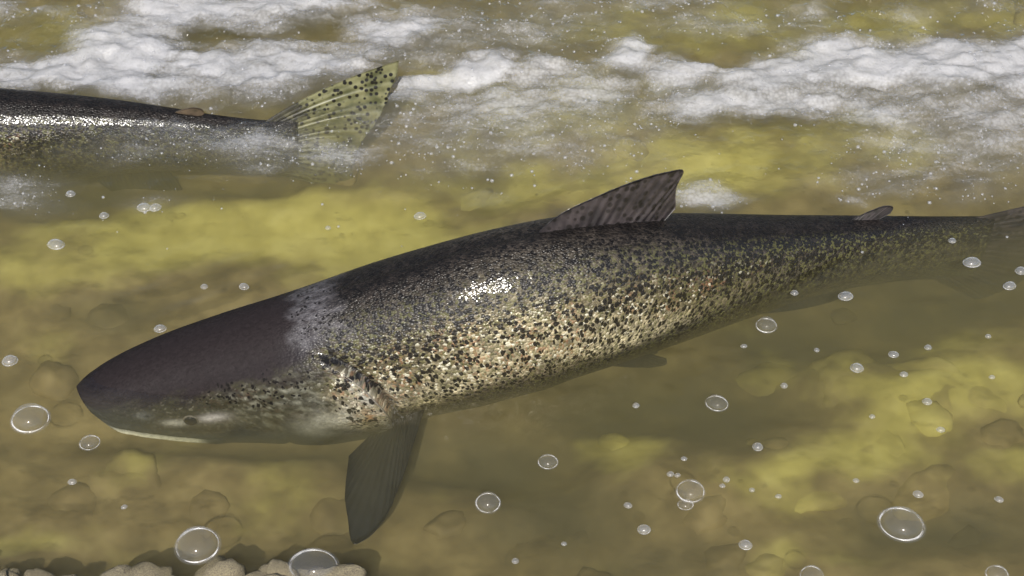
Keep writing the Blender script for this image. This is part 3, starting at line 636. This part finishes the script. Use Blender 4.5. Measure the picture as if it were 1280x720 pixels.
# ------------------------------------------------------------------ single bubbles floating on the smooth water
def dome_mesh():
    n, m_ = 28, 12; V = []; F = []
    prof = [(1.16, .0), (1.06, .03), (1.0, .09)] + [(math.cos(a), .09+.86*math.sin(a)) for a in np.linspace(.12, math.pi/2-.06, m_)]
    for r, zz in prof: V += [(r*math.cos(a), r*math.sin(a), zz) for a in np.linspace(0, 2*math.pi, n, endpoint=False)]
    for i in range(len(prof)-1): F += [(i*n+j, i*n+(j+1) % n, (i+1)*n+(j+1) % n, (i+1)*n+j) for j in range(n)]
    V.append((0, 0, .952)); F += [((len(prof)-1)*n+j, (len(prof)-1)*n+(j+1) % n, len(V)-1) for j in range(n)]
    m = mesh('bubble_film', V, F); m.materials.append(M['bubble']); return m
def ring_mesh():
    n, m_ = 32, 6; V = []; F = []
    for a in np.linspace(0, 2*math.pi, n, endpoint=False):
        rr = .045 + .02*math.sin(a*2+1)
        V += [((1.02+rr*math.cos(b))*math.cos(a), (1.02+rr*math.cos(b))*math.sin(a), .05+rr*math.sin(b)) for b in np.linspace(0, 2*math.pi, m_, endpoint=False)]
    for i in range(n): F += [(i*m_+j, ((i+1) % n)*m_+j, ((i+1) % n)*m_+(j+1) % m_, i*m_+(j+1) % m_) for j in range(m_)]
    m = mesh('bubble_rim', V, F); m.materials.append(M['rim']); return m
DM, RM = dome_mesh(), ring_mesh()
DS = DM.copy(); DS.materials.clear(); DS.materials.append(M['froth'])
def bubble(px, py, rp, label, stretch=1., turn=0., group=None):
    p = unp(px, py + rp*.35, 0); r = rp*np.linalg.norm(p-CAM)/FPX/1.04
    hz, _ = water_height(np.array([p[0]]), np.array([p[1]]), np.array([0.]))
    e = bpy.data.objects.new('water_bubble', None); COL.objects.link(e); e.empty_display_size = r
    e.location = (p[0], p[1], hz[0]-.0004); e.scale = (r*stretch, r, r*random.uniform(.82, .98)); e.rotation_euler = (0, 0, math.radians(turn))
    d = obj('film', DM, None, e); rg = obj('rim', RM, None, e); rg.rotation_euler = (0, 0, random.uniform(0, 6.28))
    tag(e, label, 'bubble', group); return e
G = 'bubbles floating on the clear water'
for a in [(38, 517, 21, "clear round bubble afloat ahead of the large salmon's snout", 1.05, 0), (112, 549, 11, "small bubble just below the large salmon's lower jaw", 1.1, 20),
          (247, 673, 26, 'big round bubble touching the pale shore stones', 1.0, 0), (392, 699, 24, 'big lopsided bubble among shore stones near the pectoral fin', 1.22, -8),
          (610, 624, 15, "single round bubble off the pectoral fin's rear edge", 1., 0), (685, 573, 11, 'faint bubble on brown water beneath the middle of the large salmon', 1.1, 0),
          (896, 500, 12, 'tilted oval bubble on dark water under the rear flank of the salmon', 1.15, -20), (863, 608, 17, 'round bubble with a smaller bubble stuck to its edge', 1., 0),
          (857, 627, 8, 'smaller bubble stuck to the edge of a bigger one', 1.2, 0), (1127, 647, 24, 'largest lone oval bubble beside the mottled yellow river stones', 1.12, -25),
          (958, 402, 12, "clear bubble just off the large salmon's tail stalk", 1.05, 0), (1015, 714, 14, 'faint wide bubble above the dark bottom beside a mossy stone', 1., 0), (1246, 714, 12, 'grey half round bubble on dark water away from the fish', 1.1, 0)]:
    bubble(*a, group=G)
for q in [(1057, 368, 7), (1071, 458, 7), (947, 557, 6), (805, 659, 7), (932, 678, 7), (1215, 325, 8), (1262, 355, 6), (1276, 336, 6), (1159, 500, 5), (1176, 535, 4), (1117, 441, 5), (1160, 433, 4), (70, 303, 8), (12, 447, 8), (525, 268, 6), (410, 283, 3),
          (180, 257, 7), (194, 257, 6), (785, 630, 4), (838, 590, 4), (847, 592, 3), (908, 598, 4), (903, 606, 3), (940, 611, 3), (973, 619, 3), (1148, 615, 5), (980, 481, 4), (993, 365, 4), (1130, 466, 4), (1021, 436, 3), (1249, 622, 4), (795, 505, 4),
          (644, 699, 4), (705, 678, 3), (90, 600, 4), (155, 632, 3), (200, 408, 6), (305, 357, 5), (255, 355, 4), (88, 240, 5), (130, 268, 5), (930, 430, 3), (1090, 520, 3), (855, 572, 3), (1240, 470, 3), (1070, 600, 3), (1190, 300, 4), (1235, 420, 3)]:
    e_ = bubble(*q, 'tiny clear bubble adrift on the calm water', random.uniform(1, 1.3), random.uniform(-30, 30), 'tiny bubbles on the calm water')
    e_.children[0].data = DS
